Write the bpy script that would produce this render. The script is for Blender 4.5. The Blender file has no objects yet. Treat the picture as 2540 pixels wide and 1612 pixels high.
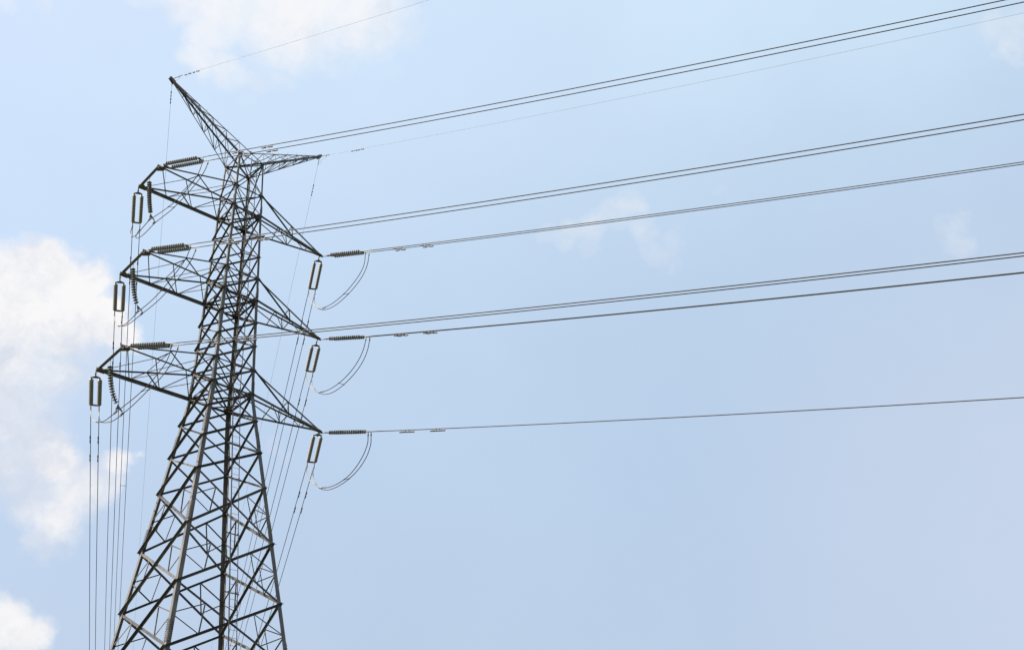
import bpy, math, json
from mathutils import Vector, Matrix

SC = bpy.context.scene
COL = SC.collection
R = math.radians

# ------------------------------------------------------------------ camera, sky, sun
GZ = 39.06                       # height of the tower waist above the ground
cam_d = bpy.data.cameras.new("camera")
cam = bpy.data.objects.new("camera", cam_d)
COL.objects.link(cam)
c_r = Vector((0.73121632, -0.67957404, -0.05917615))
c_u = Vector((-0.34518573, -0.44344532, 0.82716568))
c_f = Vector((0.58836171, 0.58441028, 0.55883372))
cam.matrix_world = Matrix(((c_r.x, c_u.x, -c_f.x, -30.188), (c_r.y, c_u.y, -c_f.y, -56.907),
                           (c_r.z, c_u.z, -c_f.z, 1.6), (0, 0, 0, 1)))
cam_d.sensor_width = 36.0
cam_d.lens = 36.0 * 2758.477 / 2540.0
cam_d.clip_start = 0.1
cam_d.clip_end = 20000
SC.camera = cam

SUN_AZ, SUN_EL = R(284), R(52)
SC.view_settings.view_transform = 'Standard'
SC.view_settings.look = 'None'
SC.view_settings.exposure = 1.0
SC.view_settings.gamma = 1.0
SC.cycles.use_denoising = False
SC.cycles.sample_clamp_direct = 3.0
SC.cycles.sample_clamp_indirect = 3.0

BLOBS = [(0.2369,0.7960,0.5570,0.0459,1.67,0.90),(0.2034,0.8016,0.5622,0.0306,1.59,0.90),(0.2452,0.7812,0.5740,0.0268,1.67,1.00),(0.2744,0.7777,0.5655,0.0275,1.67,1.00),(0.2748,0.7941,0.5422,0.0421,1.21,0.55),(0.3022,0.7821,0.5450,0.0229,1.59,1.00),(0.3186,0.7827,0.5347,0.0184,1.45,1.00),(0.2445,0.8157,0.5242,0.0574,1.10,0.30),(0.2774,0.8176,0.5046,0.0363,0.94,0.35),(0.2534,0.8316,0.4943,0.0459,0.99,0.55),(0.2690,0.8362,0.4778,0.0459,0.88,0.20),(0.2887,0.8406,0.4584,0.0363,0.94,0.45),(0.2777,0.8552,0.4376,0.0421,0.79,0.25),(0.3067,0.8424,0.4431,0.0249,1.38,0.80),(0.3316,0.8423,0.4250,0.0306,0.97,0.45),(0.3540,0.8233,0.4436,0.0145,0.94,0.90),(0.3482,0.8347,0.4267,0.0191,0.72,0.60),(0.3235,0.8561,0.4030,0.0298,0.99,0.60),(0.3164,0.8660,0.3872,0.0184,0.72,0.50),(0.3004,0.8580,0.4165,0.0268,0.77,0.45),(0.3063,0.8003,0.5154,0.0172,0.55,0.50),(0.3128,0.8973,0.3114,0.0306,1.10,0.70),(0.3278,0.8904,0.3156,0.0222,1.05,0.95),(0.2957,0.8969,0.3287,0.0229,1.00,0.90),(0.3087,0.8921,0.3298,0.0184,0.85,1.00),(0.2397,0.6079,0.7570,0.0229,0.52,0.80),(0.2581,0.6052,0.7530,0.0229,0.61,1.00),(0.2278,0.6199,0.7509,0.0172,0.38,0.80),(0.2845,0.5894,0.7561,0.0382,0.72,1.00),(0.3238,0.5603,0.7624,0.0574,0.86,1.10),(0.3629,0.5293,0.7669,0.0497,0.79,1.10),(0.3158,0.5854,0.7467,0.0306,0.52,0.80),(0.3905,0.5178,0.7612,0.0382,0.64,0.70),(0.2842,0.6099,0.7398,0.0229,0.72,1.10),(0.2858,0.6242,0.7271,0.0199,0.64,1.00),(0.3047,0.6180,0.7247,0.0191,0.61,1.00),(0.3267,0.6126,0.7197,0.0191,0.45,0.60),(0.3443,0.6005,0.7217,0.0184,0.45,0.70),(0.3261,0.6238,0.7103,0.0138,0.29,0.60),(0.3478,0.5690,0.7452,0.0287,0.45,0.60),(0.3678,0.5657,0.7380,0.0210,0.30,0.50),(0.4133,0.5114,0.7534,0.0229,0.41,0.60),(0.3832,0.5440,0.7465,0.0287,0.38,0.60),(0.4212,0.5393,0.7292,0.0138,0.15,0.50),(0.1377,0.6713,0.7283,0.0153,0.45,0.80),(0.1611,0.6602,0.7337,0.0099,0.38,0.70),(0.2742,0.6583,0.7011,0.0115,0.15,0.60),(0.6183,0.4735,0.6273,0.0229,0.46,0.80),(0.6096,0.4923,0.6213,0.0222,0.44,0.80),(0.5962,0.5115,0.6188,0.0184,0.36,0.70),(0.5829,0.5220,0.6226,0.0153,0.26,0.70),(0.6242,0.4574,0.6333,0.0153,0.42,0.90),(0.6386,0.4575,0.6188,0.0184,0.38,0.70),(0.6501,0.4569,0.6072,0.0161,0.36,0.70),(0.6589,0.4589,0.5960,0.0184,0.40,0.80),(0.6636,0.4446,0.6016,0.0153,0.36,0.80),(0.6164,0.5005,0.6079,0.0153,0.32,0.70),(0.6666,0.4597,0.5868,0.0130,0.30,0.70),(0.6150,0.4550,0.6440,0.0115,0.24,0.60),(0.6627,0.4350,0.6095,0.0115,0.20,0.60),(0.7434,0.1459,0.6527,0.0184,0.51,0.80),(0.7314,0.1503,0.6652,0.0161,0.39,0.70),(0.7423,0.1295,0.6575,0.0229,0.55,0.80),(0.7828,0.2610,0.5650,0.0161,0.40,0.70),(0.7846,0.2482,0.5682,0.0122,0.36,0.70),(0.7911,0.2601,0.5536,0.0161,0.40,0.70),(0.6510,0.3935,0.6491,0.0122,0.19,0.70),(0.6732,0.3909,0.6276,0.0099,0.22,0.70),(0.4561,0.7530,0.4743,0.0153,0.30,0.70),(0.4717,0.7491,0.4651,0.0122,0.23,0.70),
]

world = bpy.data.worlds.new("World")
SC.world = world
world.use_nodes = True
nt = world.node_tree
nt.nodes.clear()


def N(kind, **kw):
    n = nt.nodes.new(kind)
    for k, v in kw.items():
        setattr(n, k, v)
    return n


def lk(a, b):
    nt.links.new(a, b)


def mth(op, a, b=None, clamp=False):
    n = N('ShaderNodeMath', operation=op, use_clamp=clamp)
    for i, v in enumerate((a, b)):
        if v is None:
            continue
        if isinstance(v, (int, float)):
            n.inputs[i].default_value = v
        else:
            lk(v, n.inputs[i])
    return n.outputs[0]


def vmt(op, a, b=None, scale=None):
    n = N('ShaderNodeVectorMath', operation=op)
    for i, v in enumerate((a, b)):
        if v is None:
            continue
        if isinstance(v, tuple):
            n.inputs[i].default_value = v
        else:
            lk(v, n.inputs[i])
    if scale is not None:
        n.inputs['Scale'].default_value = scale
    return n.outputs['Value'] if op in ('DOT_PRODUCT', 'LENGTH', 'DISTANCE') else n.outputs['Vector']


def noise(vec, scale, detail, rough, out='Fac'):
    n = N('ShaderNodeTexNoise')
    lk(vec, n.inputs['Vector'])
    n.inputs['Scale'].default_value = scale
    n.inputs['Detail'].default_value = detail
    n.inputs['Roughness'].default_value = rough
    return n.outputs[out]


def smooth(v, a, b, lo=0.0, hi=1.0):
    n = N('ShaderNodeMapRange', interpolation_type='SMOOTHSTEP')
    lk(v, n.inputs['Value'])
    n.inputs['From Min'].default_value = a
    n.inputs['From Max'].default_value = b
    n.inputs['To Min'].default_value = lo
    n.inputs['To Max'].default_value = hi
    return n.outputs['Result']


def mixc(fac, a, b):
    n = N('ShaderNodeMix', data_type='RGBA')
    if isinstance(fac, (int, float)):
        n.inputs[0].default_value = fac
    else:
        lk(fac, n.inputs[0])
    for i, v in ((6, a), (7, b)):
        if isinstance(v, tuple):
            n.inputs[i].default_value = v
        else:
            lk(v, n.inputs[i])
    return n.outputs[2]


sky = N('ShaderNodeTexSky', sky_type='NISHITA')
sky.sun_disc = False
sky.sun_elevation = SUN_EL
sky.sun_rotation = SUN_AZ
sky.altitude = 20
sky.air_density = 1.0
sky.dust_density = 5.0
sky.ozone_density = 1.0
gen = N('ShaderNodeTexCoord').outputs['Generated']
dirv = vmt('NORMALIZE', gen)
w1 = vmt('SUBTRACT', noise(dirv, 9.0, 7.0, 0.6, 'Color'), (0.5, 0.5, 0.5))
w2 = vmt('SUBTRACT', noise(dirv, 34.0, 6.0, 0.62, 'Color'), (0.5, 0.5, 0.5))
wd = vmt('ADD', vmt('ADD', dirv, vmt('SCALE', w1, scale=0.055)), vmt('SCALE', w2, scale=0.026))
acc = tot = lum = None
for (bx, by, bz, br, bw, bb) in BLOBS:
    dist = vmt('DISTANCE', wd, (bx, by, bz))
    v = smooth(dist, br * 0.30, br * 1.30, bw, 0.0)
    lv = mth('MULTIPLY', v, bb)
    if acc is None:
        acc, tot, lum = v, v, lv
        continue
    acc = mth('SMOOTH_MAX', acc, v)
    acc.node.inputs[2].default_value = 0.12
    tot = mth('ADD', tot, v)
    lum = mth('ADD', lum, lv)
lum = mth('DIVIDE', lum, mth('MAXIMUM', tot, 0.001))
coarse = noise(dirv, 13.0, 9.0, 0.66)
fine = noise(dirv, 41.0, 8.0, 0.62)
dens = mth('ADD', acc, mth('MULTIPLY', mth('SUBTRACT', coarse, 0.5), 0.95))
dens = mth('ADD', dens, mth('MULTIPLY', mth('SUBTRACT', fine, 0.5), 0.50))
dens = mth('MULTIPLY', dens, smooth(acc, 0.01, 0.24))
cover = smooth(dens, 0.0, 1.22, 0.0, 0.95)
sdot = vmt('DOT_PRODUCT', dirv, (math.sin(SUN_AZ) * math.cos(SUN_EL), math.cos(SUN_AZ) * math.cos(SUN_EL), math.sin(SUN_EL)))
uneven = smooth(noise(dirv, 3.2, 5.0, 0.55), 0.28, 0.75, 0.93, 1.07)
sepz = N('ShaderNodeSeparateXYZ')
lk(dirv, sepz.inputs[0])
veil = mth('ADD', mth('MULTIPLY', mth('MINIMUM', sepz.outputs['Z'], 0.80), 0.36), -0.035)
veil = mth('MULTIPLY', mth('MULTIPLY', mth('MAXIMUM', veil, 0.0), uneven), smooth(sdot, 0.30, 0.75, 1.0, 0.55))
# added fade: haze glow drops off behind the camera to lower sky fill
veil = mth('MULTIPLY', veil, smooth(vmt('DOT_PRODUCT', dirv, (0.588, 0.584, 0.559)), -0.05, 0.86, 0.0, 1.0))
shade = mth('ADD', lum, mth('MULTIPLY', mth('SUBTRACT', noise(wd, 21.0, 9.0, 0.64), 0.5), 2.1))
ccol = mixc(smooth(shade, 0.15, 1.05), (0.70, 0.74, 0.83, 1), (0.98, 0.962, 0.955, 1))
bg = N('ShaderNodeBackground')
lk(sky.outputs['Color'], bg.inputs['Color'])
bg.inputs['Strength'].default_value = 0.1
bgc = N('ShaderNodeBackground')
lk(ccol, bgc.inputs['Color'])
bgc.inputs['Strength'].default_value = 0.5
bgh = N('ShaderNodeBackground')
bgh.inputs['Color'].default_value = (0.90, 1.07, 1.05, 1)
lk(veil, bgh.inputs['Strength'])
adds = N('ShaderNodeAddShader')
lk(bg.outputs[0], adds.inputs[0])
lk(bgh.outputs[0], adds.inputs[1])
mixs = N('ShaderNodeMixShader')
patch = smooth(vmt('DISTANCE', dirv, (0.897, 0.272, 0.349)), 0.02, 0.36, 0.33, 0.0)
patch = mth('MULTIPLY', patch, smooth(noise(dirv, 5.0, 4.0, 0.5), 0.25, 0.75, 0.75, 1.15))
bgp = N('ShaderNodeBackground')
bgp.inputs['Color'].default_value = (0.74, 0.745, 0.83, 1)
bgp.inputs['Strength'].default_value = 0.5
mixp = N('ShaderNodeMixShader')
horizon = smooth(sepz.outputs['Z'], 0.22, 0.62, 0.27, 0.0)
bgz = N('ShaderNodeBackground')
bgz.inputs['Color'].default_value = (0.69, 0.74, 0.83, 1)
bgz.inputs['Strength'].default_value = 0.5
mixz = N('ShaderNodeMixShader')
lk(horizon, mixz.inputs[0])
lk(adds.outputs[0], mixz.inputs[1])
lk(bgz.outputs[0], mixz.inputs[2])
lk(patch, mixp.inputs[0])
lk(mixz.outputs[0], mixp.inputs[1])
lk(bgp.outputs[0], mixp.inputs[2])
lk(cover, mixs.inputs[0])
lk(mixp.outputs[0], mixs.inputs[1])
lk(bgc.outputs[0], mixs.inputs[2])
wo = N('ShaderNodeOutputWorld')
lk(mixs.outputs[0], wo.inputs['Surface'])

sun_d = bpy.data.lights.new("sun", 'SUN')
sun_d.energy = 5.0
sun_d.angle = R(0.53)
sun_d.color = (1.0, 0.95, 0.86)
sun = bpy.data.objects.new("sun", sun_d)
COL.objects.link(sun)
to_sun = Vector((math.sin(SUN_AZ) * math.cos(SUN_EL), math.cos(SUN_AZ) * math.cos(SUN_EL), math.sin(SUN_EL)))
sun.rotation_euler = to_sun.to_track_quat('Z', 'Y').to_euler()
sun.location = (-60, 20, 120)


# ------------------------------------------------------------------ materials
def mat(name, c1, c2, rough=0.6, metal=0.0, scale=3.0, c3=None, spec=0.4, bump=0.0, stretch=(1, 1, 1), c3lo=0.58, vary=0.0):
    m = bpy.data.materials.new(name)
    m.use_nodes = True
    t = m.node_tree
    b = t.nodes['Principled BSDF']
    tc = t.nodes.new('ShaderNodeTexCoord')
    mp = t.nodes.new('ShaderNodeMapping')
    mp.inputs['Scale'].default_value = stretch
    t.links.new(tc.outputs['Object'], mp.inputs['Vector'])
    n = t.nodes.new('ShaderNodeTexNoise')
    n.inputs['Scale'].default_value = scale
    n.inputs['Detail'].default_value = 8
    n.inputs['Roughness'].default_value = 0.6
    t.links.new(mp.outputs[0], n.inputs['Vector'])
    r = t.nodes.new('ShaderNodeValToRGB')
    r.color_ramp.elements[0].position = 0.34
    r.color_ramp.elements[0].color = (*c1, 1)
    r.color_ramp.elements[1].position = 0.66
    r.color_ramp.elements[1].color = (*c2, 1)
    t.links.new(n.outputs['Fac'], r.inputs[0])
    col = r.outputs[0]
    if c3:
        n2 = t.nodes.new('ShaderNodeTexNoise')
        n2.inputs['Scale'].default_value = scale * 0.37
        n2.inputs['Detail'].default_value = 9
        n2.inputs['Roughness'].default_value = 0.7
        t.links.new(mp.outputs[0], n2.inputs['Vector'])
        mr = t.nodes.new('ShaderNodeMapRange')
        mr.inputs['From Min'].default_value = c3lo
        mr.inputs['From Max'].default_value = c3lo + 0.17
        t.links.new(n2.outputs['Fac'], mr.inputs['Value'])
        mx = t.nodes.new('ShaderNodeMix')
        mx.data_type = 'RGBA'
        t.links.new(mr.outputs[0], mx.inputs[0])
        t.links.new(col, mx.inputs[6])
        mx.inputs[7].default_value = (*c3, 1)
        col = mx.outputs[2]
    if vary:
        oi = t.nodes.new('ShaderNodeObjectInfo')
        mv = t.nodes.new('ShaderNodeMapRange')
        mv.inputs['To Min'].default_value = 1 - vary
        mv.inputs['To Max'].default_value = 1 + vary
        t.links.new(oi.outputs['Random'], mv.inputs['Value'])
        vm = t.nodes.new('ShaderNodeVectorMath')
        vm.operation = 'SCALE'
        t.links.new(col, vm.inputs[0])
        t.links.new(mv.outputs[0], vm.inputs['Scale'])
        col = vm.outputs[0]
    t.links.new(col, b.inputs['Base Color'])
    b.inputs['Roughness'].default_value = rough
    b.inputs['Metallic'].default_value = metal
    b.inputs['Specular IOR Level'].default_value = spec
    if bump:
        bp = t.nodes.new('ShaderNodeBump')
        bp.inputs['Strength'].default_value = bump
        bp.inputs['Distance'].default_value = 0.02
        t.links.new(n.outputs['Fac'], bp.inputs['Height'])
        t.links.new(bp.outputs[0], b.inputs['Normal'])
    return m


STEEL = mat('weathered_galvanized_steel', (0.086, 0.083, 0.078), (0.157, 0.151, 0.141), 0.6, 0.0, 2.2, (0.14, 0.11, 0.085), 0.2, stretch=(1, 1, 0.45), vary=0.12)
STEEL2 = mat('dull_galvanized_steel', (0.062, 0.060, 0.056), (0.115, 0.111, 0.104), 0.6, 0.0, 2.6, (0.10, 0.08, 0.06), 0.2, stretch=(1, 1, 0.6), vary=0.3)
PLATE = mat('brown_steel_plate', (0.10, 0.085, 0.07), (0.17, 0.15, 0.125), 0.6, 0.0, 5.0)
HARD = mat('galvanized_fitting', (0.18, 0.175, 0.165), (0.26, 0.25, 0.235), 0.65, 0.0, 9.0)
PORC = mat('grey_porcelain', (0.20, 0.20, 0.19), (0.275, 0.274, 0.26), 0.55, 0.0, 4.0, (0.16, 0.154, 0.14), 0.25)
PORCD = mat('grey_green_porcelain', (0.10, 0.10, 0.092), (0.15, 0.15, 0.14), 0.3, 0.0, 4.0, (0.08, 0.075, 0.065), 0.5)
CABLE = mat('weathered_aluminium_strand', (0.034, 0.032, 0.031), (0.055, 0.052, 0.050), 0.7, 0.0, 6.0)
ALU = mat('bare_aluminium_tube', (0.20, 0.18, 0.16), (0.28, 0.255, 0.23), 0.65, 0.0, 8.0)
DAMP = mat('dark_damper_iron', (0.03, 0.028, 0.027), (0.05, 0.047, 0.045), 0.55, 0.0, 9.0)
GWM = mat('grey_ground_wire', (0.22, 0.22, 0.21), (0.30, 0.30, 0.29), 0.5, 0.0, 9.0)
CONC = mat('footing_concrete', (0.30, 0.29, 0.27), (0.42, 0.41, 0.38), 0.9, 0.0, 3.0)
GRASS = mat('rough_grass', (0.036, 0.040, 0.022), (0.058, 0.060, 0.034), 0.95, 0.0, 0.35, (0.10, 0.08, 0.055), 0.2)


# ------------------------------------------------------------------ mesh helpers
def V(p):
    return p if isinstance(p, Vector) else Vector(p)


class MB:
    def __init__(s):
        s.v = []
        s.f = []
        s.sm = []

    def add(s, vs, fs, smooth_=False):
        o = len(s.v)
        s.v += [tuple(p) for p in vs]
        s.f += [tuple(i + o for i in f) for f in fs]
        s.sm += [smooth_] * len(fs)

    def prism(s, pa, pb):
        n = len(pa)
        fs = [(i, (i + 1) % n, n + (i + 1) % n, n + i) for i in range(n)]
        fs += [tuple(range(n - 1, -1, -1)), tuple(range(n, 2 * n))]
        s.add(list(pa) + list(pb), fs)

    def L(s, A, B, a, b, w, t, wb=None):
        """steel angle from A to B: corner on AB, flanges towards a and b"""
        A, B, a, b = V(A), V(B), V(a), V(b)
        d = (B - A).normalized()
        a = (a - d * a.dot(d)).normalized()
        b = b - d * b.dot(d)
        b = (b - a * b.dot(a)).normalized()
        wb = wb or w
        P = [(0, 0), (w, 0), (w, t), (t, t), (t, wb), (0, wb)]
        s.prism([A + a * x + b * y for x, y in P], [B + a * x + b * y for x, y in P])

    def box(s, c, x, y, z):
        """box by centre and three half-extent vectors"""
        c, x, y, z = V(c), V(x), V(y), V(z)
        s.prism([c - x - y - z, c + x - y - z, c + x + y - z, c - x + y - z],
                [c - x - y + z, c + x - y + z, c + x + y + z, c - x + y + z])

    def plate(s, pts, n, t):
        n = V(n).normalized() * (t / 2)
        s.prism([V(p) - n for p in pts], [V(p) + n for p in pts])

    def tube(s, pts, r, n=8, caps=True):
        pts = [V(p) for p in pts]
        rr = r if isinstance(r, (list, tuple)) else [r] * len(pts)
        vs = []
        up = None
        for i, p in enumerate(pts):
            d = (pts[min(i + 1, len(pts) - 1)] - pts[max(i - 1, 0)]).normalized()
            if up is None:
                up = Vector((0, 0, 1)) if abs(d.z) < 0.9 else Vector((1, 0, 0))
            up = (up - d * up.dot(d)).normalized()
            sd = d.cross(up)
            for k in range(n):
                a = 2 * math.pi * k / n
                vs.append(p + (up * math.cos(a) + sd * math.sin(a)) * rr[i])
        fs = []
        for i in range(len(pts) - 1):
            for k in range(n):
                fs.append((i * n + k, i * n + (k + 1) % n, (i + 1) * n + (k + 1) % n, (i + 1) * n + k))
        s.add(vs, fs, True)
        if caps:
            m = len(pts) - 1
            s.add(vs[:n], [tuple(range(n - 1, -1, -1))])
            s.add(vs[m * n:], [tuple(range(n))])

    def lathe(s, prof, n=24):
        """prof: (radius, z) about local Z"""
        vs = []
        for r, z in prof:
            for k in range(n):
                a = 2 * math.pi * k / n
                vs.append((r * math.cos(a), r * math.sin(a), z))
        fs = []
        for i in range(len(prof) - 1):
            for k in range(n):
                fs.append((i * n + k, i * n + (k + 1) % n, (i + 1) * n + (k + 1) % n, (i + 1) * n + k))
        s.add(vs, fs, True)

    def mesh(s, name, m, org=(0, 0, 0)):
        me = bpy.data.meshes.new(name)
        o = V(org)
        me.from_pydata([(p[0] - o.x, p[1] - o.y, p[2] - o.z) for p in s.v], [], s.f)
        me.polygons.foreach_set('use_smooth', s.sm)
        me.materials.append(m)
        me.update()
        import bmesh
        bm = bmesh.new()
        bm.from_mesh(me)
        bmesh.ops.recalc_face_normals(bm, faces=bm.faces)
        bm.to_mesh(me)
        bm.free()
        return me

    def build(s, name, m, parent=None, org=(0, 0, 0)):
        o = bpy.data.objects.new(name, s.mesh(name, m, org))
        COL.objects.link(o)
        if parent:
            o.parent = parent
        return o


def thing(name, label, cat, loc=(0, 0, 0), group=None):
    o = bpy.data.objects.new(name, None)
    COL.objects.link(o)
    o.location = loc
    o.empty_display_size = 0.3
    tag(o, label, cat, group)
    return o


def tag(o, label, cat, group=None):
    o['label'] = label
    o['category'] = cat
    if group:
        o['group'] = group
    return o


def inst(name, me, parent, mw):
    o = bpy.data.objects.new(name, me)
    COL.objects.link(o)
    o.parent = parent
    o.matrix_local = mw
    return o


def spline(pts, sub=6):
    P = [V(p) for p in pts]
    P = [P[0] * 2 - P[1]] + P + [P[-1] * 2 - P[-2]]
    out = []
    for i in range(1, len(P) - 2):
        for k in range(sub):
            t = k / sub
            a, b, c, d = P[i - 1], P[i], P[i + 1], P[i + 2]
            out.append(0.5 * ((2 * b) + (c - a) * t + (2 * a - 5 * b + 4 * c - d) * t * t + (3 * b - a - 3 * c + d) * t ** 3))
    out.append(P[-2])
    return out


def relax(pts, it=2):
    P = [V(p) for p in pts]
    for _ in range(it):
        P = [P[0]] + [(P[i - 1] + P[i] * 2 + P[i + 1]) / 4 for i in range(1, len(P) - 1)] + [P[-1]]
    return P


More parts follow.
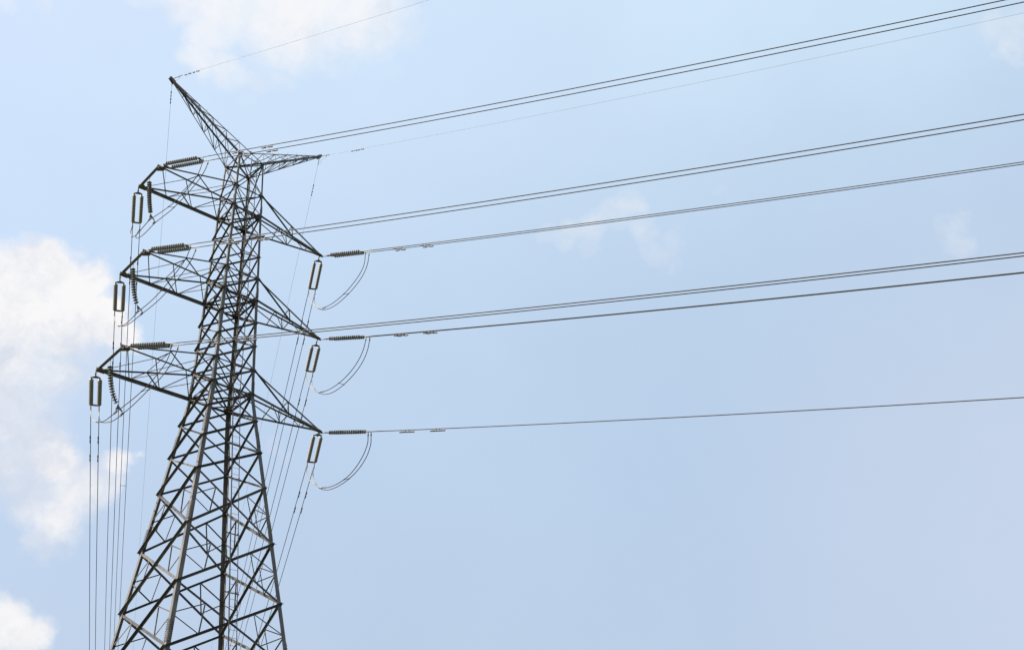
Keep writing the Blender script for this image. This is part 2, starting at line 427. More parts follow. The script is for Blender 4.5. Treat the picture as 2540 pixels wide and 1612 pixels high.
DATA = json.loads(r'''{"W":{"NUL":{"A":[-7.009,-1.301,53.994],"az":155.0,"t":-0.21421,"c":0.000552,"z0":0.063,"phi":0.271,"g":0.6,"sc":[3.83,3.8]},"NML":{"A":[-7.175,-1.515,46.522],"az":155.0,"t":-0.21122,"c":0.000425,"z0":-0.026,"phi":0.27,"g":0.6,"sc":[3.8,3.77]},"NLL":{"A":[-7.576,-1.615,39.05],"az":155.0,"t":-0.21206,"c":0.000293,"z0":-0.1,"phi":0.352,"g":0.6,"sc":[3.77,3.8]},"NUR":{"A":[7.113,0.0,53.938],"az":155.0,"t":-0.21767,"c":0.000415,"z0":-0.034,"phi":0.441,"g":0.6,"sc":[3.94,3.95]},"NMR":{"A":[7.274,0.0,46.467],"az":155.0,"t":-0.21569,"c":0.000316,"z0":-0.1,"phi":0.499,"g":0.6,"sc":[3.96,3.98]},"NLR":{"A":[7.732,0.0,38.984],"az":155.0,"t":-0.22262,"c":0.000321,"z0":-0.059,"phi":0.469,"g":0.6,"sc":[3.84,3.77]},"NG1":{"A":[-6.536,0.0,63.807],"az":155.0,"t":-0.10226,"c":0.0004,"z0":0.147,"phi":0.0,"g":0,"sc":[]},"NG2":{"A":[6.536,0.0,63.807],"az":155.0,"t":-0.18961,"c":0.000509,"z0":0.036,"phi":0.0,"g":0,"sc":[]},"FUL":{"A":[-7.06,1.476,53.864],"az":26.1,"t":-0.09031,"c":0.000274,"z0":-0.112,"phi":-0.001,"g":0.5,"sc":[3.5,3.7]},"FML":{"A":[-7.207,1.666,46.398],"az":26.1,"t":-0.08787,"c":0.000274,"z0":-0.123,"phi":0.002,"g":0.5,"sc":[3.76,3.8]},"FLL":{"A":[-7.642,1.791,38.936],"az":26.1,"t":-0.08745,"c":0.000277,"z0":-0.156,"phi":0.001,"g":0.5,"sc":[3.7,3.71]},"FUR":{"A":[7.032,0.193,53.822],"az":26.1,"t":-0.10051,"c":0.00028,"z0":-0.383,"phi":0.002,"g":0.5,"sc":[3.47,3.42]},"FMR":{"A":[7.196,0.183,46.357],"az":26.1,"t":-0.0816,"c":0.00028,"z0":-0.303,"phi":-0.006,"g":0.5,"sc":[3.71,3.6]},"FLR":{"A":[7.638,0.193,38.881],"az":26.1,"t":-0.08088,"c":0.00028,"z0":-0.476,"phi":-0.001,"g":0.5,"sc":[3.18,3.23]},"FG1":{"A":[-6.536,0.0,63.807],"az":26.1,"t":-0.04355,"c":0.000264,"z0":0.356,"phi":0.0,"g":0,"sc":[]},"FG2":{"A":[6.536,0.0,63.807],"az":26.1,"t":-0.07217,"c":0.000281,"z0":0.002,"phi":0.0,"g":0,"sc":[]}},"J":{"MR0":[[8.709,-3.7,45.374],[8.706,-3.532,44.452],[8.7,-3.065,43.843],[8.689,-2.301,43.381],[8.673,-1.237,42.954],[8.656,-0.04,42.966],[8.643,0.876,43.046],[8.631,1.711,43.276],[8.62,2.475,43.798],[8.609,3.226,44.694],[8.604,3.599,45.383],[8.604,3.625,45.757]],"MR1":[[9.195,-3.496,45.657],[9.191,-3.351,44.666],[9.178,-2.909,44.002],[9.157,-2.158,43.454],[9.125,-1.01,43.091],[9.092,0.161,42.939],[9.07,0.961,43.029],[9.05,1.678,43.254],[9.032,2.315,43.677],[9.014,2.973,44.284],[9.004,3.326,44.886],[9.0,3.445,45.382],[9.004,3.306,45.762]],"UR0":[[8.532,-3.686,52.925],[8.533,-3.702,51.919],[8.526,-3.45,51.402],[8.508,-2.827,50.894],[8.47,-1.454,50.312],[8.437,-0.26,50.232],[8.409,0.74,50.324],[8.387,1.532,50.463],[8.37,2.123,50.865],[8.35,2.866,51.688],[8.335,3.393,52.572],[8.334,3.419,53.093]],"UR1":[[9.028,-3.465,53.179],[9.026,-3.419,52.24],[9.012,-3.067,51.566],[8.981,-2.294,50.967],[8.932,-1.085,50.604],[8.887,0.036,50.388],[8.845,1.076,50.45],[8.815,1.811,50.743],[8.783,2.621,51.192],[8.765,3.057,51.805],[8.757,3.264,52.343],[8.761,3.154,53.099]],"LR0":[[9.112,-3.593,37.939],[9.115,-3.661,37.073],[9.096,-3.231,36.397],[9.057,-2.356,35.69],[9.02,-1.515,35.353],[8.973,-0.452,35.272],[8.927,0.586,35.386],[8.886,1.493,35.682],[8.854,2.219,36.225],[8.823,2.915,36.93],[8.806,3.316,37.64],[8.812,3.159,38.151]],"LR1":[[9.568,-3.304,38.226],[9.573,-3.415,37.253],[9.551,-2.935,36.449],[9.511,-2.053,35.809],[9.468,-1.103,35.579],[9.416,0.064,35.391],[9.359,1.32,35.547],[9.324,2.086,35.981],[9.298,2.653,36.488],[9.282,3.02,37.143],[9.276,3.146,37.71],[9.284,2.984,38.146]],"UL0":[[-5.652,-4.894,53.164],[-5.657,-4.87,52.291],[-5.716,-4.553,51.665],[-5.811,-4.042,51.266],[-5.967,-3.208,50.833],[-6.105,-2.468,50.56],[-6.289,-1.485,50.455],[-6.486,-0.429,50.456],[-6.566,0.0,50.473],[-6.38,1.073,50.78],[-6.16,2.342,51.067],[-5.974,3.407,51.457],[-5.776,4.547,52.192],[-5.673,5.142,52.847],[-5.694,5.024,53.109],[-5.745,4.729,53.44]],"UL0c":8,"UL1":[[-5.141,-4.623,53.331],[-5.169,-4.501,52.642],[-5.25,-4.155,52.055],[-5.466,-3.23,51.458],[-5.684,-2.292,50.939],[-5.855,-1.558,50.6],[-6.035,-0.789,50.459],[-6.219,0.0,50.397],[-5.825,1.823,50.984],[-5.466,3.491,51.763],[-5.149,4.96,52.687],[-4.947,5.897,53.318],[-4.978,5.754,53.619],[-5.133,5.036,53.322],[-5.208,4.689,53.421]],"UL1c":7,"ML0":[[-5.831,-5.081,45.619],[-5.839,-5.01,44.996],[-5.866,-4.771,44.532],[-5.941,-4.105,44.161],[-6.017,-3.43,43.828],[-6.113,-2.581,43.408],[-6.213,-1.697,43.14],[-6.327,-0.68,43.001],[-6.404,0.0,43.031],[-6.289,0.947,43.076],[-6.186,1.79,43.226],[-6.061,2.821,43.62],[-5.952,3.718,44.039],[-5.86,4.475,44.698],[-5.802,4.948,45.341],[-5.777,5.153,45.948]],"ML0c":8,"ML1":[[-5.32,-4.81,45.786],[-5.338,-4.697,45.146],[-5.407,-4.271,44.594],[-5.521,-3.566,44.186],[-5.622,-2.939,43.806],[-5.713,-2.373,43.568],[-5.844,-1.564,43.204],[-5.969,-0.789,43.095],[-6.097,0.0,43.024],[-5.886,1.333,43.386],[-5.659,2.765,43.899],[-5.467,3.982,44.453],[-5.373,4.574,44.772],[-5.311,4.967,45.264],[-5.305,5.008,45.584],[-5.311,4.969,45.946]],"ML1c":8,"LL0":[[-6.238,-5.151,38.051],[-6.236,-5.172,37.299],[-6.268,-4.857,36.815],[-6.336,-4.194,36.435],[-6.406,-3.501,36.178],[-6.452,-3.048,35.953],[-6.569,-1.907,35.771],[-6.689,-0.733,35.649],[-6.763,0.0,35.618],[-6.671,0.916,35.75],[-6.599,1.64,35.871],[-6.538,2.247,36.019],[-6.417,3.453,36.582],[-6.329,4.327,37.14],[-6.278,4.833,37.657],[-6.239,5.224,38.46]],"LL0c":8,"LL1":[[-5.715,-4.94,38.252],[-5.731,-4.815,37.62],[-5.779,-4.449,37.034],[-5.874,-3.733,36.633],[-5.956,-3.108,36.362],[-6.044,-2.442,36.277],[-6.127,-1.81,36.002],[-6.237,-0.969,35.726],[-6.365,-0.0,35.611],[-6.246,1.025,35.771],[-6.156,1.807,35.979],[-6.015,3.03,36.527],[-5.908,3.948,36.98],[-5.848,4.469,37.335],[-5.812,4.78,37.791],[-5.785,5.013,38.46]],"LL1c":8},"SS":{"UL":[[-6.982,0.0,53.686],[-6.968,0.0,53.579],[-6.904,0.0,53.006],[-6.829,0.0,52.444],[-6.773,-0.0,52.025],[-6.693,0.0,51.658],[-6.592,0.0,51.267],[-6.558,0.0,51.101],[-6.539,0.0,50.963]],"ML":[[-7.138,0.0,46.208],[-7.124,0.0,46.106],[-7.036,0.0,45.57],[-6.924,0.0,44.907],[-6.826,0.0,44.384],[-6.691,0.0,43.987],[-6.537,0.0,43.634],[-6.456,0.0,43.495]],"LL":[[-7.557,0.0,38.627],[-7.547,0.0,38.556],[-7.493,0.0,38.201],[-7.42,0.0,37.81],[-7.325,0.0,37.445],[-7.222,0.0,37.084],[-7.097,0.0,36.733],[-6.945,-0.0,36.436],[-6.766,0.0,36.223],[-6.671,0.0,36.125]]}}''')
W, J, SS = DATA['W'], DATA['J'], DATA['SS']

# ------------------------------------------------------------------ ground
g = MB()
nseg = 64
vs = [(0, 0, 0)]
rings = (20, 60, 150, 400, 1000, 2500, 6000)
for r in rings:
    vs += [(r * math.cos(2 * math.pi * k / nseg), r * math.sin(2 * math.pi * k / nseg), 0) for k in range(nseg)]
fs = [(0, 1 + k, 1 + (k + 1) % nseg) for k in range(nseg)]
for i in range(len(rings) - 1):
    a, b = 1 + i * nseg, 1 + (i + 1) * nseg
    fs += [(a + k, b + k, b + (k + 1) % nseg, a + (k + 1) % nseg) for k in range(nseg)]
g.add(vs, fs)
ground = g.build('ground', GRASS)
ground['kind'] = 'structure'

# ------------------------------------------------------------------ the tower
tower = thing('transmission_tower', 'tall grey steel lattice pylon with six crossarms and two raised horns', 'pylon')
ZL = {'top': 19.992, 'upU': 16.886, 'upL': 14.960, 'a1': 13.09, 'a2': 11.22, 'midU': 9.34, 'midL': 7.47, 'b1': 5.60,
      'b2': 3.73, 'lowU': 1.86, 'lowL': 0.0, 'X': -1.985, 'W': -4.271, 'V': -6.696, 'U': -10.428, 'A': -14.135, 'D': -17.95,
      'E': -22.6, 'F': -28.2, 'G': -38.6}
ORDER = ['top', 'upU', 'upL', 'a1', 'a2', 'midU', 'midL', 'b1', 'b2', 'lowU', 'lowL', 'X', 'W', 'V', 'U', 'A', 'D', 'E', 'F', 'G']
WT, WW, SL = 1.031, 1.5, 0.1222


def hw(z):
    return WW + (WT - WW) * z / ZL['top'] if z > 0 else WW - SL * z


CS = {'N': (-1, -1), 'L': (-1, 1), 'R': (1, -1), 'B': (1, 1)}


def nd(c, z):
    sx, sy = CS[c]
    w = hw(z)
    flare = 0.012 * max(0.0, -z - 2.0) if sx > 0 else 0.0
    return Vector((sx * w + flare, sy * w, z + GZ))


def legw(z):
    return 0.125 if z > 15 else 0.165 if z > 7.6 else 0.205 if z > 0 else 0.255


for c, (sx, sy) in CS.items():
    m = MB()
    zs = [20.15, 15.55, 8.05, 0.0, -2.0, -17.0, -39.0]
    for i in range(len(zs) - 1):
        zt, zb = zs[i], zs[i + 1]
        w = legw((zt + zb) / 2 if zb != 0.0 else 1)
        m.L(nd(c, zb), nd(c, zt), (-sx, 0, 0), (0, -sy, 0), w, 0.022)
    leg = m.build('leg', STEEL, tower)
    # bolted splices: cover plates outside both flanges, rows of bolt ends standing proud
    for zc, ln in ((15.6, .35), (8.15, .4), (0.55, .45), (-3.3, .55), (-9.55, .6), (-17.0, .65)):
        m = MB()
        w = legw(zc - .3)
        for fa in (Vector((-sx, 0, 0)), Vector((0, -sy, 0))):
            fo = Vector((0, sy, 0)) if fa.y == 0 else Vector((sx, 0, 0))
            A, B = nd(c, zc - ln), nd(c, zc + ln)
            ax = (B - A).normalized()
            ctr = (A + B) / 2
            m.box(ctr + fa * w * .5 + fo * .012, fa * w * .46, fo * .010, ax * ln)
            nb = int(ln * 2 / 0.125)
            for i in range(nb):
                for q in (.28, .74):
                    p = A + ax * (0.07 + i * (2 * ln - .14) / (nb - 1)) + fa * w * q
                    bl = 0.055 if zc > -5 else 0.08
                    m.tube([p + fo * .02, p + fo * (.022 + bl)], .013, 6)
                    m.tube([p - fo * .024, p - fo * (.024 + bl * .6)], .013, 6)
        m.build('splice_plate', STEEL, leg)
    m = MB()
    p = nd(c, -38.6)
    m.box((p.x - sx * .1, p.y - sy * .1, .25), (.55, 0, 0), (0, .55, 0), (0, 0, .25))
    m.box((p.x - sx * .1, p.y - sy * .1, .56), (.38, 0, 0), (0, .38, 0), (0, 0, .06))
    m.build('footing', CONC, tower)

# faces: (right corner, left corner) seen from outside, outward normal
FACES = [('R', 'N', Vector((0, -1, 0))), ('N', 'L', Vector((-1, 0, 0))), ('L', 'B', Vector((0, 1, 0))), ('B', 'R', Vector((1, 0, 0)))]
UPV = Vector((0, 0, 1))


def diag(m, A, B, n, w, t, outer):
    """bracing angle in a face: flat flange below the line, outstanding flange at its upper edge"""
    d = (B - A).normalized()
    e = d.cross(n)
    if e.z > 0:
        e = -e
    off = n * (0.004 if outer else -0.028)
    m.L(A + off - e * w / 2, B + off - e * w / 2, e, n if outer else -n, w, t)


for i in range(len(ORDER) - 1):
    zt, zb = ZL[ORDER[i]], ZL[ORDER[i + 1]]
    h = zt - zb
    mid = (zt + zb) / 2
    w = .075 if mid > 15 else .105 if mid > 9 else .12 if mid > 0 else .135 if mid > -7 else .15
    if ORDER[i + 1] == 'G':
        w = .16
    for rc, lc, n in FACES:
        m = MB()
        A, B = nd(rc, zt), nd(lc, zb)
        d = (B - A).normalized()
        diag(m, A - d * .02, B + d * .09, n, w, .013, True)
        A2, B2 = nd(lc, zt), nd(rc, zb)
        d2 = (B2 - A2).normalized()
        wi = w * .86
        diag(m, A2 + d2 * .10, B2 - d2 * .10, n, wi, .012, False)
        # bolted plate where the two cross
        u = A.lerp(B, .5)
        x = (A - B).cross(n)
        tt = ((A2 - A).cross(d2)).dot(d.cross(d2)) / d.cross(d2).length_squared
        cr = A + d * tt
        m.tube([cr - n * .03, cr + n * .04], .022, 6)
        br = m.build('cross_brace', STEEL2, tower)
        if h > 3.3:
            ws = .06
            for side in (0, 1):
                T0, T1 = (A, B2) if side == 0 else (A2, B)       # leg on this side: top node, bottom node
                da, db = (A, B) if side == 0 else (A2, B2)       # diagonal leaving the top node
                ea, eb = (A2, B2) if side == 0 else (A, B)       # diagonal arriving at the bottom node
                M = T0.lerp(T1, .5)
                D1 = da.lerp(db, .25)
                D2 = eb.lerp(ea, .27)
                s_ = MB()
                io = -n * .05
                for P, Q in ((M, D1), (M, D2), (D1, D2)):
                    dd = (Q - P).normalized()
                    e = dd.cross(n)
                    if e.z > 0:
                        e = -e
                    s_.L(P + io + dd * .08 - e * ws / 2, Q + io - e * ws / 2, e, -n, ws, .008)
                s_.build('secondary_brace', STEEL2, br)

# horizontal struts and plan bracing at the crossarm levels, gusset plates at the leg nodes
for lv in ('upU', 'upL', 'midU', 'midL', 'lowU', 'lowL', 'top'):
    z = ZL[lv]
    lower = lv.endswith('L')
    for rc, lc, n in FACES:
        w = .11 if lower else .085
        m = MB()
        A, B = nd(lc, z), nd(rc, z)
        io = -n * .03
        d = (B - A).normalized()
        if lv == 'top':
            m.L(A + io - UPV * .02, B + io - UPV * .02, (0, 0, -1), -n, w, .01)
        elif abs(n.y) > .5 or lower:
            m.L(A + io + d * .03, B + io - d * .03, (0, 0, -1), -n, w, .012)
        else:
            continue
        m.build('horizontal_strut', STEEL2, tower)
    m = MB()
    zo = UPV * -.05
    for a, b, k in (('N', 'B', 0), ('L', 'R', 1)):
        A, B = nd(a, z) + zo - UPV * .015 * k, nd(b, z) + zo - UPV * .015 * k
        m.L(A, B, (B - A).cross(UPV), -UPV, .085 if lower else .06, .009)
    if lower:
        mids = [(nd(f[0], z) + nd(f[1], z)) / 2 + zo - UPV * .045 for f in FACES]
        for k in range(4):
            A, B = mids[k], mids[(k + 1) % 4]
            m.L(A, B, (B - A).cross(UPV), -UPV, .065, .008)
    m.build('plan_bracing', STEEL2, tower)

for lv in ORDER[:-1]:
    z = ZL[lv]
    arm = lv in ('upU', 'upL', 'midU', 'midL', 'lowU', 'lowL', 'top')
    for c, (sx, sy) in CS.items():
        m = MB()
        p = nd(c, z)
        q = (.30 if lv.endswith('L') else .26) if arm else .17
        q *= 1.0 if z < 9 else .85
        # the two vertical plates inside the leg flanges
        for fa, no in ((Vector((-sx, 0, 0)), Vector((0, sy, 0))), (Vector((0, -sy, 0)), Vector((sx, 0, 0)))):
            o = p - no * .036
            m.plate([o + fa * .03 + UPV * q, o + fa * (q + .1) + UPV * q * .25, o + fa * (q + .1) - UPV * q * .45, o + fa * .03 - UPV * q * 1.1], no, .012)
        if lv in ('upL', 'midL', 'lowL'):
            o = p - UPV * .012
            m.plate([o + Vector((-sx * .04, -sy * .04, 0)), o + Vector((-sx * .62, -sy * .06, 0)), o + Vector((-sx * .5, -sy * .34, 0)),
                     o + Vector((-sx * .34, -sy * .5, 0)), o + Vector((-sx * .06, -sy * .62, 0))], UPV, .014)
        m.build('gusset_plate', STEEL2, tower)

# crossarms
X = Vector((1, 0, 0))
Y = Vector((0, 1, 0))


def brace(par, A, B, up_, w=.055, t=.008, name='lattice_brace', mt=None):
    A, B = V(A), V(B)
    d = (B - A).normalized()
    sd = d.cross(V(up_)).normalized()
    m = MB()
    m.L(A, B, sd, up_, w, t)
    return m.build(name, mt or STEEL2, par)


LEFT = [(-7.009, 1.301, 'up', 'upper'), (-7.175, 1.515, 'mid', 'middle'), (-7.576, 1.615, 'low', 'lower')]
RIGHT = [(7.113, 'up', 'upper'), (7.274, 'mid', 'middle'), (7.732, 'low', 'lower')]
for x, yh, key, word in LEFT:
    zl, zu = ZL[key + 'L'], ZL[key + 'U']
    TN, TL = Vector((x, -yh, zl + GZ)), Vector((x, yh, zl + GZ))
    Nl, Nu, Ll, Lu = nd('N', zl), nd('N', zu), nd('L', zl), nd('L', zu)
    m = MB()
    m.L(TN, Nl, (0, -1, 0), (0, 0, 1), .15, .012, .11)                        # near lower chord
    m.L(TL + UPV * .10, Ll + UPV * .10, (0, 0, -1), (0, -1, 0), .22, .014, .14)   # far lower chord
    m.L(TN + UPV * .02, Nu, (0, -1, 0), (0, 0, 1), .15, .011, .10)           # upper chords
    m.L(TL + UPV * .02, Lu, (0, 0, -1), (0, -1, 0), .085, .010)
    m.L(TN - Y * .12 + X * .06, TL + Y * .12 + X * .06, (-1, 0, 0), (0, 0, 1), .20, .014, .10)          # tip beam
    arm = m.build('crossarm', STEEL, tower)
    arm['label'] = word + ' crossarm on the left, square ended'
    P = [TN.lerp(Nl, t) for t in (.04, .345, .685, 1)]
    Q = [TL.lerp(Ll, t) for t in (.03, .325, .66, 1)]
    dz = UPV * -.015
    for k in range(3):
        brace(arm, P[k] + dz, Q[k + 1] + dz, UPV, .06)
        brace(arm, Q[k] - dz * 2, P[k + 1] - dz * 2, UPV, .055)
    U1, V1 = TN.lerp(Nu, .5), TL.lerp(Lu, .5)
    for A, B in ((P[1], U1), (U1, P[2]), (P[2], Nu)):
        brace(arm, A, B, -Y, .055)
    for A, B in ((Q[1], V1), (V1, Q[2]), (Q[2], Lu)):
        brace(arm, A, B, Y, .065 if A == V1 else .05)
    brace(arm, V1, U1, UPV, .05)
    brace(arm, V1, Nu, UPV, .05)
    for T, s in ((TN, -1), (TL, 1)):
        m = MB()
        m.box(T + Vector((.12, s * .02, .02)), X * .26, Y * .012, UPV * .15)
        m.plate([T + Vector((-.12, s * .16, -.03)), T + Vector((.42, s * .12, -.03)), T + Vector((.42, -s * .12, -.03)), T + Vector((.1, -s * .38, -.03)), T + Vector((-.12, -s * .38, -.03))], UPV, .014)
        m.box(T + Vector((-.06, s * .10, -.09)), X * .012, Y * .09, UPV * .07)
        m.build('tip_plate', PLATE, arm)
for x, key, word in RIGHT:
    zl, zu = ZL[key + 'L'], ZL[key + 'U']
    T = Vector((x, 0, zl + GZ))
    Rl, Ru, Bl, Bu = nd('R', zl), nd('R', zu), nd('B', zl), nd('B', zu)
    m = MB()
    oy = Y * .05
    m.L(T - oy, Rl, (0, 1, 0), (0, 0, 1), .105, .012)
    m.L(T + oy, Bl, (0, 0, 1), (0, -1, 0), .15, .013, .12)
    m.L(T - oy + UPV * .03, Ru, (0, 0, -1), (0, 1, 0), .13, .012)
    m.L(T + oy + UPV * .03, Bu, (0, 0, -1), (0, -1, 0), .085, .010)
    arm = m.build('crossarm', STEEL, tower)
    arm['label'] = word + ' crossarm on the right, pointed'
    r = [Rl.lerp(T, t) for t in (.26, .51, .77)]
    b = [Bl.lerp(T, t) for t in (.34, .54, .76)]
    u, v = Ru.lerp(T, .49), Bu.lerp(T, .52)
    for A, B, up_ in ((r[0], b[0], UPV), (r[0], b[1], UPV), (r[1], b[1], UPV), (r[1], b[2], UPV), (r[2], b[2], UPV),
                      (Ru, r[1], -Y), (u, r[1], -Y), (Bu, b[1], Y), (v, b[1], Y), (u, v, UPV)):
        brace(arm, A, B, up_, .085 if A == Ru else .052)
    m = MB()
    m.plate([T + Vector((.16, 0, 0)), T + Vector((.02, .13, 0)), T + Vector((-.75, .17, 0)), T + Vector((-.75, -.17, 0)), T + Vector((.02, -.13, 0))], UPV, .02)
    m.plate([T + Vector((.14, 0, .08)), T + Vector((.14, 0, -.12)), T + Vector((-.30, 0, -.10)), T + Vector((-.8, 0, .14))], Y, .02)
    m.build('tip_plate', PLATE, arm)

# earth-wire horns
zt = ZL['top']
wt = hw(zt)
for s in (-1, 1):
    T = Vector((s * 6.536, 0, 24.747 + GZ))
    nr = {'n': nd('N' if s < 0 else 'R', zt), 'l': nd('L' if s < 0 else 'B', zt)}
    fr = {'r': nd('R' if s < 0 else 'N', zt), 'b': nd('B' if s < 0 else 'L', zt)}
    ch = {**nr, **fr}
    m = MB()
    for k, wd_, yy, zz in (('n', .125, -1, 1), ('l', .07, 1, 1), ('r', .07, -1, -1), ('b', .10, 1, -1)):
        o = Vector((0, yy * .06, -zz * .05))
        m.L(T + o, ch[k], (0, -yy, 0), (0, 0, zz), wd_, .011)
    horn = m.build('earth_wire_horn', STEEL, tower)
    horn['label'] = 'horn leaning up to the left' if s < 0 else 'horn leaning out to the right'
    tf = (6.536 - wt) / (6.536 + wt)
    st = {}
    for k in 'nlrb':
        st[k] = [T.lerp(ch[k], q / 5 * (1 if k in 'nl' else tf)) for q in range(6)]
    sides = (('n', 'l', -UPV), ('b', 'l', Y), ('n', 'r', -Y), ('r', 'b', UPV))
    for a, b_, up_ in sides:
        for q in range(1, 6):
            if q < 5 or (a, b_) != ('n', 'l'):
                brace(horn, st[a][q], st[b_][q], up_, .038, .007)
            if q < 5:
                brace(horn, st[a][q], st[b_][q + 1], up_, .042, .007)
    # where the two horns' upper chords cross above the body
    if s < 0:
        for k in 'rb':
            p = T.lerp(ch[k], 6.536 / (6.536 + wt))
            m = MB()
            m.box(p, X * .14, Y * .012, UPV * .12)
            m.build('crossing_plate', STEEL2, horn)
        brace(horn, T.lerp(ch['r'], 6.536 / (6.536 + wt)), T.lerp(ch['b'], 6.536 / (6.536 + wt)), UPV, .06)
    m = MB()
    ax = (nr['n'] + nr['l']) / 2 - T
    ax.normalize()
    up2 = Y.cross(ax).normalized()
    for yy in (-1, 1):
        m.plate([T - ax * .22 + Y * yy * .10 - up2 * .07, T - ax * .22 + Y * yy * .10 + up2 * .12, T + ax * .30 + Y * yy * .13 + up2 * .13, T + ax * .30 + Y * yy * .13 - up2 * .13], Y, .014)
    m.plate([T - ax * .22 - Y * .13, T - ax * .22 + Y * .13, T + ax * .1 + Y * .13, T + ax * .1 - Y * .13], up2, .014)
    m.build('tip_plate', PLATE, horn)
    # step bolts along the upper near chord
    bm_ = MB()
    A, B = (T, ch['r']) if s < 0 else (T, ch['r'])
    dd = (B - A).normalized()
    sdv = Vector((0, -1, 0))
    out = dd.cross(Y).normalized()
    if out.z < 0:
        out = -out
    bm_.tube([Vector((0, 0, 0)), out * .17], .008, 5)
    bm_.tube([out * .16, out * .175], .014, 6)
    me = bm_.mesh('step_bolt', STEEL2)
    me2 = None
    nst = 15
    for q in range(nst):
        p = A.lerp(B, .08 + .86 * q / nst)
        rotm = Matrix.Rotation(R(38 if q % 2 else -38), 4, dd)
        inst('step_bolt', me, horn, Matrix.Translation(p) @ rotm)

# ladder up the middle of the near right-hand face
zs = [19.9, 15.0, 7.5, 0.0, -38.9]


def lad(z):
    return Vector((.12, -hw(min(z, 20)) - .22, z + GZ))


m = MB()
for sx in (-1, 1):
    for i in range(len(zs) - 1):
        m.L(lad(zs[i + 1]) + X * sx * .27, lad(zs[i]) + X * sx * .27, (-sx, 0, 0), (0, 1, 0), .05, .008)
ladder = m.build('ladder', STEEL, tower)
rm = MB()
rm.tube([(-.265, .02, 0), (.265, .02, 0)], .011, 6)
rme = rm.mesh('rung', STEEL2)
z = 19.6
low = MB()
while z > -38.6:
    if z > -18.8:
        inst('rung', rme, ladder, Matrix.Translation(lad(z)))
    else:
        p = lad(z)
        low.tube([p + Vector((-.265, .02, 0)), p + Vector((.265, .02, 0))], .011, 6)
    z -= .45
lo = low.build('rung', STEEL2, ladder)
lo['kind'] = 'stuff'
for k in ORDER[1:17]:
    z = ZL[k]
    m = MB()
    p = lad(z)
    for sx in (-1, 1):
        m.box(p + X * sx * .27 + Y * .11, X * .02, Y * .13, UPV * .02)
    m.box(p + Y * .24, X * .5, Y * .012, UPV * .03)
    m.build('ladder_bracket', STEEL2, ladder)


# ------------------------------------------------------------------ wires, insulators, jumpers
def frame(key):
    a = R(W[key]['az'])
    h = Vector((math.sin(a), math.cos(a), 0))
    o = Vector((-h.y, h.x, 0))
    return h, (-o if key[0] == 'F' else o)


def off(key, i):
    w = W[key]
    h, o = frame(key)
    return (o * math.cos(w['phi']) + UPV * math.sin(w['phi'])) * ((i - .5) * w['g'])


def wp(key, i, s):
    w = W[key]
    h, o = frame(key)
    return Vector(w['A']) + off(key, i) + h * s + UPV * (w['z0'] + w['t'] * s + w['c'] * s * s)


NAMES = {'UL': 'upper left', 'ML': 'middle left', 'LL': 'lower left', 'UR': 'upper right', 'MR': 'middle right', 'LR': 'lower right'}


def damper_mesh(r, bl, drop, arm):
    """hung under the cable: local X along the cable"""
    d = MB()
    d.box((0, 0, -drop * .45), (.022, 0, 0), (0, .026, 0), (0, 0, drop * .62))
    d.box((0, 0, .012), (.028, 0, 0), (0, .032, 0), (0, 0, .022))
    d.tube([(-arm, 0, -drop), (arm, 0, -drop)], r * .3, 6)
    for s in (-1, 1):
        d.tube([(s * (arm + .01), 0, -drop), (s * (arm - .03), 0, -drop), (s * (arm - bl + .02), 0, -drop), (s * (arm - bl), 0, -drop)], [r * .75, r, r, r * .6], 10)
    return d.mesh('vibration_damper', DAMP)


DM = damper_mesh(.047, .34, .14, .42)
DG = damper_mesh(.042, .15, .08, .27)


def along(p, q, nrm=UPV):
    x = (q - p).normalized()
    y = nrm.cross(x).normalized()
    z = x.cross(y)
    return Matrix(((x.x, y.x, z.x, p.x), (x.y, y.y, z.y, p.y), (x.z, y.z, z.z, p.z), (0, 0, 0, 1)))


def srange(a, b):
    out, s = [], a
    while s < b:
        out.append(s)
        s += 1.5 if s < 90 else 6
    return out + [b]


def wire_label(key, i):
    n = NAMES.get(key[1:])
    if key[0] == 'N':
        if key == 'NLR':
            return 'dark cable from the lower right crossarm tip, its pair merging into one line'
        return '%s cable of the close pair sweeping right from the %s crossarm tip' % (('upper', 'lower')[i], n)
    return '%s cable of the pair falling away below the %s crossarm tip' % (('left', 'right')[i], n)


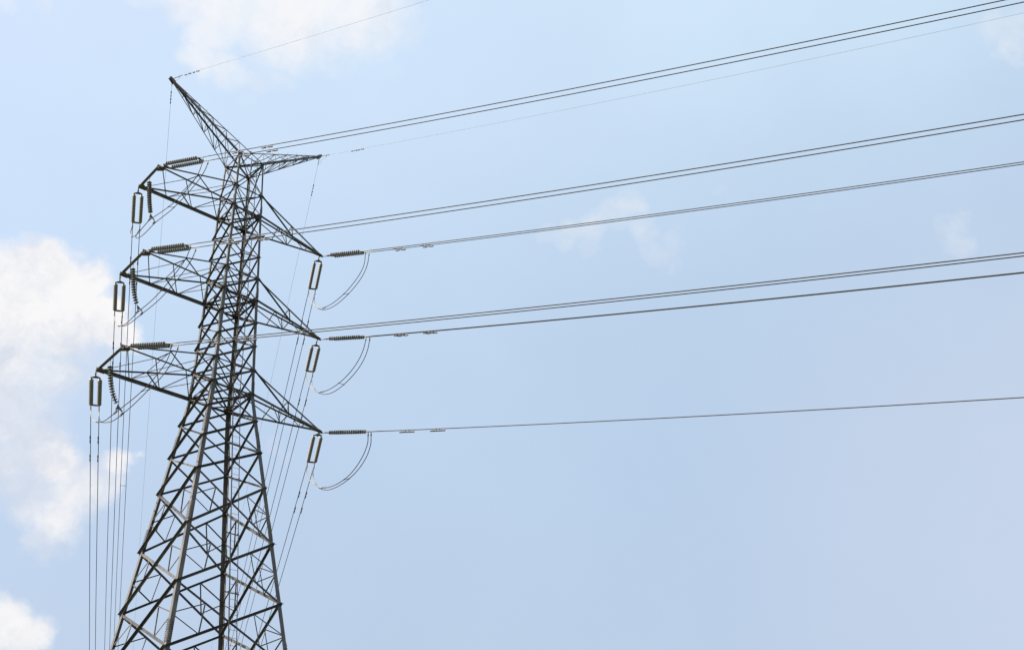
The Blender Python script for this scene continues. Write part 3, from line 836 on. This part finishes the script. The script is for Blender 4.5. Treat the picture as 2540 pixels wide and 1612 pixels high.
for key in W:
    near = key[0] == 'N'
    gw = key[1] == 'G'
    w = W[key]
    for i in ((0,) if gw else (0, 1)):
        s0 = .25 if gw else w['sc'][i] - .30
        ss = srange(s0, 250 if near else 285)
        pts = [wp(key, i, s) for s in ss]
        if gw:
            pts = pts[1:] if False else pts
        loc = pts[0].copy()
        if gw:
            lab = 'thin pale earth wire %s from the tip of the %s' % ('running up and right' if near else 'dropping down',
                                                                        'left horn' if key[2] == '1' else 'right horn')
            t = thing('earth_wire', lab, 'cable', loc, 'earth wires on the horns')
        else:
            t = thing('conductor_cable', wire_label(key, i), 'cable', loc, 'power cables sweeping right' if near else 'power cables falling away behind the tower')
        m = MB()
        m.tube(pts, .0095 if gw else (.031 if key == 'NLR' else .029 if near else .024), 8)
        m.build('wire', GWM if gw else CABLE, t, loc)
        if gw:
            ds = {'NG1': (1.43, 2.14), 'NG2': (3.19, 3.78), 'FG1': (1.69, 2.38), 'FG2': (3.39, 4.14)}[key]
        else:
            ds = (6.62, 8.86) if near else (7.1, 9.4)
        for s in ds:
            o = inst('vibration_damper', DG if gw else DM, t, Matrix.Translation(-loc) @ along(wp(key, i, s), wp(key, i, s + .2)))
        # dead-end fitting
        m = MB()
        if gw:
            A = Vector(w['A'])
            P = wp(key, 0, .62)
            m.tube([A, A.lerp(P, .3), P], [.022, .026, .022], 8)
            m.tube([P, wp(key, 0, .95)], [.03, .014], 8)
            m.box(P - UPV * .07, (.02, 0, 0), (0, .02, 0), (0, 0, .07))
            m.build('dead_end_clamp', DAMP, t, loc)
            if near:
                m = MB()
                fk = 'F' + key[1:]
                sgx = 1 if key[2] == '2' else -1
                m.tube(spline([wp(key, 0, .95), wp(key, 0, .6) + Vector((.06, 0, -.16)), A + Vector((.16, -.02, -.34)), wp(fk, 0, .65) + Vector((.14, 0, -.10)), wp(fk, 0, .95)], 6), .0075, 6)
                m.build('bonding_lead', GWM, t, loc)
        else:
            sc = w['sc'][i]
            m.tube([wp(key, i, sc - .30), wp(key, i, sc - .2), wp(key, i, sc + .25), wp(key, i, sc + .6)], [.026, .034, .032, .022], 10)
            jp = J[key[1:] + str(i)]
            q = wp(key, i, sc)
            q2 = q - UPV * (.26 if near else .12)
            m.tube([q, q2], .035, 8)
            m.box(q2, (.045, 0, 0), (0, .03, 0), (0, 0, .05))
            m.build('dead_end_clamp', HARD if near else ALU, t, loc)
        if key == 'FUL' and i == 1:
            m = MB()
            a, b = wp(key, 0, 40), wp(key, 1, 40)
            m.tube([a, b], .02, 6)
            for p in (a, b):
                m.tube([p - UPV * .05, p + UPV * .05], .035, 6)
            m.build('spacer', DAMP, t, loc)

# insulator discs
disc = MB()
disc.lathe([(.0, .172), (.038, .172), (.046, .160), (.048, .118), (.044, .100), (.075, .092), (.112, .072), (.135, .048), (.141, .030), (.137, .020), (.128, .024),
            (.112, .040), (.106, .022), (.098, .022), (.092, .042), (.076, .044), (.070, .024), (.062, .024), (.056, .046), (.030, .048), (.014, .040), (.012, .0), (.0, .0)], 28)
DISC = disc.mesh('insulator_disc', PORC)
disc2 = MB()
disc2.lathe([(.0, .20), (.042, .20), (.052, .187), (.052, .125), (.048, .108), (.095, .100), (.138, .082), (.157, .062), (.158, .050), (.150, .040), (.135, .048),
             (.120, .052), (.114, .036), (.104, .036), (.098, .054), (.08, .054), (.074, .036), (.064, .036), (.058, .052), (.030, .054), (.014, .045), (.012, .0), (.0, .0)], 28)
DISC2 = disc2.mesh('insulator_disc', PORCD)


def orient(p, d):
    """matrix whose +Z runs back along -d (cap towards the tower)"""
    z = -d.normalized()
    x = Vector((.3, .2, 1)).cross(z).normalized()
    y = z.cross(x)
    return Matrix(((x.x, y.x, z.x, p.x), (x.y, y.y, z.y, p.y), (x.z, y.z, z.z, p.z), (0, 0, 0, 1)))


TIPS = {'UML'[i] + 'L': (q[0], q[1], ZL[q[2] + 'L'] + GZ) for i, q in enumerate(LEFT)}
TIPS.update({'UML'[i] + 'R': (q[0], 0, ZL[q[1] + 'L'] + GZ) for i, q in enumerate(RIGHT)})
for key in [k for k in W if k[1] != 'G']:
    near = key[0] == 'N'
    w = W[key]
    A = Vector(w['A'])
    n = NAMES[key[1:]]
    E = [wp(key, i, w['sc'][i] - .30) for i in (0, 1)]
    em = (E[0] + E[1]) / 2
    ax = (em - A).normalized()
    total = (em - A).length
    o0 = off(key, 1)
    o0 = o0 - ax * o0.dot(ax)
    lab = ('double row of grey insulator discs reaching right from the %s crossarm tip' if near else
           'pair of ribbed insulator columns hanging below the %s crossarm tip') % n
    t = thing('strain_insulator_set', lab, 'insulator', A, 'double insulator sets at the crossarm tips')
    L0 = -A
    Ln = 15 * .172
    end = total - .16
    st0 = end - Ln - .10
    m = MB()                                  # link
    m.tube([A - ax * .04, A + ax * (st0 - .20)], .034, 8)
    m.box(A + ax * .10, ax * .07, o0.normalized() * .045, ax.cross(o0.normalized()) * .02)
    m.box(A + ax * (st0 - .30), ax * .06, o0.normalized() * .02, ax.cross(o0.normalized()) * .045)
    if not near:                              # lug up to the tip plate
        x_, y_, z_ = TIPS[key[1:]]
        m.tube([A, (x_ + (.02 if key[1] == 'L' else -.10), y_ + .06, z_ - .02)], .035, 8)
        m.tube([A - UPV * .05, A + UPV * .06], .045, 8)
    m.build('shackle', PLATE, t, A)
    sgn = o0.normalized()
    nrm = ax.cross(sgn)
    c0 = A + ax * (st0 - .10)
    m = MB()
    hwid = o0.length + .045
    m.plate([c0 - ax * .17 + sgn * .05, c0 + sgn * hwid - ax * .02, c0 + sgn * hwid + ax * .05, c0 - sgn * hwid + ax * .05, c0 - sgn * hwid - ax * .02, c0 - ax * .17 - sgn * .05], nrm, .03)
    m.build('yoke_plate', PLATE, t, A)
    c1 = A + ax * (end + .03)
    m = MB()
    if near:
        m.plate([c1 - ax * .06 + sgn * hwid, c1 + ax * .10 + sgn * hwid, c1 + ax * .12 - sgn * hwid, c1 - ax * .06 - sgn * hwid], nrm, .03)
        m.box(c1 + ax * .02, ax * .05, sgn * hwid * .55, nrm * .05)
    else:
        m.plate([c1 - ax * .05 + sgn * hwid, c1 + ax * .08 + sgn * hwid, c1 + ax * .08 - sgn * hwid, c1 - ax * .05 - sgn * hwid], nrm, .05)
        m.box(c1 + ax * .015, ax * .07, sgn * hwid, nrm * .014)
    m.build('yoke_plate', PLATE, t, A)
    for i in (0, 1):
        oo = o0 * (1 if i else -1)
        m = MB()
        p0, p1 = A + ax * (st0 - .08) + oo, A + ax * (end + .02) + oo
        m.tube([p0, p0 + ax * .05, p0 + ax * .13], [.02, .045, .05], 10)
        m.tube([p0 + ax * .1, p1], .013, 8)
        m.tube([p1, E[i]], .016, 8)
        rod = m.build('insulator_string', HARD, t, A)
        for q in range(15):
            p = A + ax * (st0 + .05 + .172 * (q + 1)) + oo
            inst('insulator_disc', DISC, rod, Matrix.Translation(L0) @ orient(p, ax))

# the strings that hold the jumper loops under the square left crossarms
for k in ('UL', 'ML', 'LL'):
    path = spline(relax(SS[k], 2), 10)
    A = path[0].copy()
    t = thing('jumper_support_string', 'single string of dark flat discs hanging under the end beam of the %s crossarm' % NAMES[k], 'insulator', A,
              'single insulator strings holding jumper cables')
    cl = [Vector(J[k + str(i)][J[k + str(i) + 'c']]) for i in (0, 1)]
    acc_, tot = [0], 0
    for a, b in zip(path, path[1:]):
        tot += (b - a).length
        acc_.append(tot)

    def at(s):
        s = max(0, min(tot, s))
        for i in range(len(path) - 1):
            if acc_[i + 1] >= s:
                f = (s - acc_[i]) / max(1e-6, acc_[i + 1] - acc_[i])
                return path[i].lerp(path[i + 1], f), (path[min(i + 2, len(path) - 1)] - path[max(i - 1, 0)]).normalized()
        return path[-1], (path[-1] - path[-2]).normalized()
    m = MB()
    m.tube([A + UPV * .36, A], .016, 6)
    m.tube(path, .013, 8)
    rod = m.build('rod', HARD, t, A)
    nd_, sp = 14, (tot - .18) / 14
    for q in range(nd_):
        p, d = at(.02 + sp * (q + 1))
        inst('insulator_disc', DISC2, t, Matrix.Translation(-A) @ orient(p, d) @ Matrix.Diagonal((1, 1, sp / .2, 1)))
    ap = path[-1]
    m = MB()
    c0, c1 = cl[0] + UPV * .22, cl[1] + UPV * .22
    m.plate([ap + UPV * .02 - X * .03, ap + UPV * .02 + X * .03, c1 + X * .03, c1 - UPV * .06, (c0 + c1) / 2 + UPV * .06, c0 - UPV * .06, c0 - X * .03], Y, .03)
    m.build('yoke_plate', PLATE, t, A)
    for i in (0, 1):
        jp = J[k + str(i)]
        ci = J[k + str(i) + 'c']
        dd = (Vector(jp[ci + 1]) - Vector(jp[ci - 1])).normalized()
        m = MB()
        m.tube([cl[i] + UPV * .2, cl[i] + UPV * .05], .02, 6)
        m.box(cl[i] + UPV * .01, dd * .16, dd.cross(UPV).normalized() * .045, UPV * .05)
        for q in (-.1, 0, .1):
            m.tube([cl[i] + dd * q - UPV * .12, cl[i] + dd * q + UPV * .09], .014, 6)
        m.build('suspension_clamp', PLATE, t, A)

# jumper loops
for k in ('UL', 'ML', 'LL', 'UR', 'MR', 'LR'):
    for i in (0, 1):
        raw = [Vector(p) for p in J[k + str(i)]]
        raw[0] = raw[0] - UPV * (.26)
        raw[-1] = raw[-1] - UPV * .10
        path = spline(relax(raw, 1), 8)
        loc = path[0].copy()
        side = ('left', 'right')[i] if k[1] == 'L' else ('inner', 'outer')[i]
        lab = ('%s jumper cable swung between the two insulator sets of the %s crossarm' if k[1] == 'L' else
               '%s cable of the jumper loop bulging right below the %s crossarm tip') % (side, NAMES[k])
        t = thing('jumper_cable', lab, 'cable', loc, 'jumper loops between the insulator sets')
        n = len(path)
        cut = {('L', 0): n - 26, ('L', 1): n - 22, ('R', 0): n - 36, ('R', 1): n - 32}[(k[1], i)]
        m = MB()
        m.tube(path[:cut + 1], .027, 8)
        m.build('cable', CABLE, t, loc)
        m = MB()
        lim = cut if (i == 0) else cut + 9
        m.tube(path[lim:], .029, 8)
        m.build('terminal_tube', ALU, t, loc)
        if lim != cut:
            m = MB()
            m.tube(path[cut:lim + 1], .027, 8)
            m.build('cable_end', CABLE, t, loc)
        m = MB()
        m.tube([path[cut - 2], path[cut + 2]], .042, 8)
        m.build('compression_joint', DAMP, t, loc)
        if k[1] == 'R' and i == 1 or (k[1] == 'L' and i == 1):
            other = spline(relax([Vector(p) for p in J[k + '0']], 1), 8)
            q = int(n * .37) if k[1] == 'R' else int(n * .33)
            p = path[q]
            o = min(other, key=lambda v_: (v_ - p).length)
            m = MB()
            m.tube([p, o], .018, 6)
            for e in (p, o):
                m.tube([e + (o - p).normalized() * .05, e - (o - p).normalized() * .05], .035, 8)
            m.build('spacer', DAMP, t, loc)
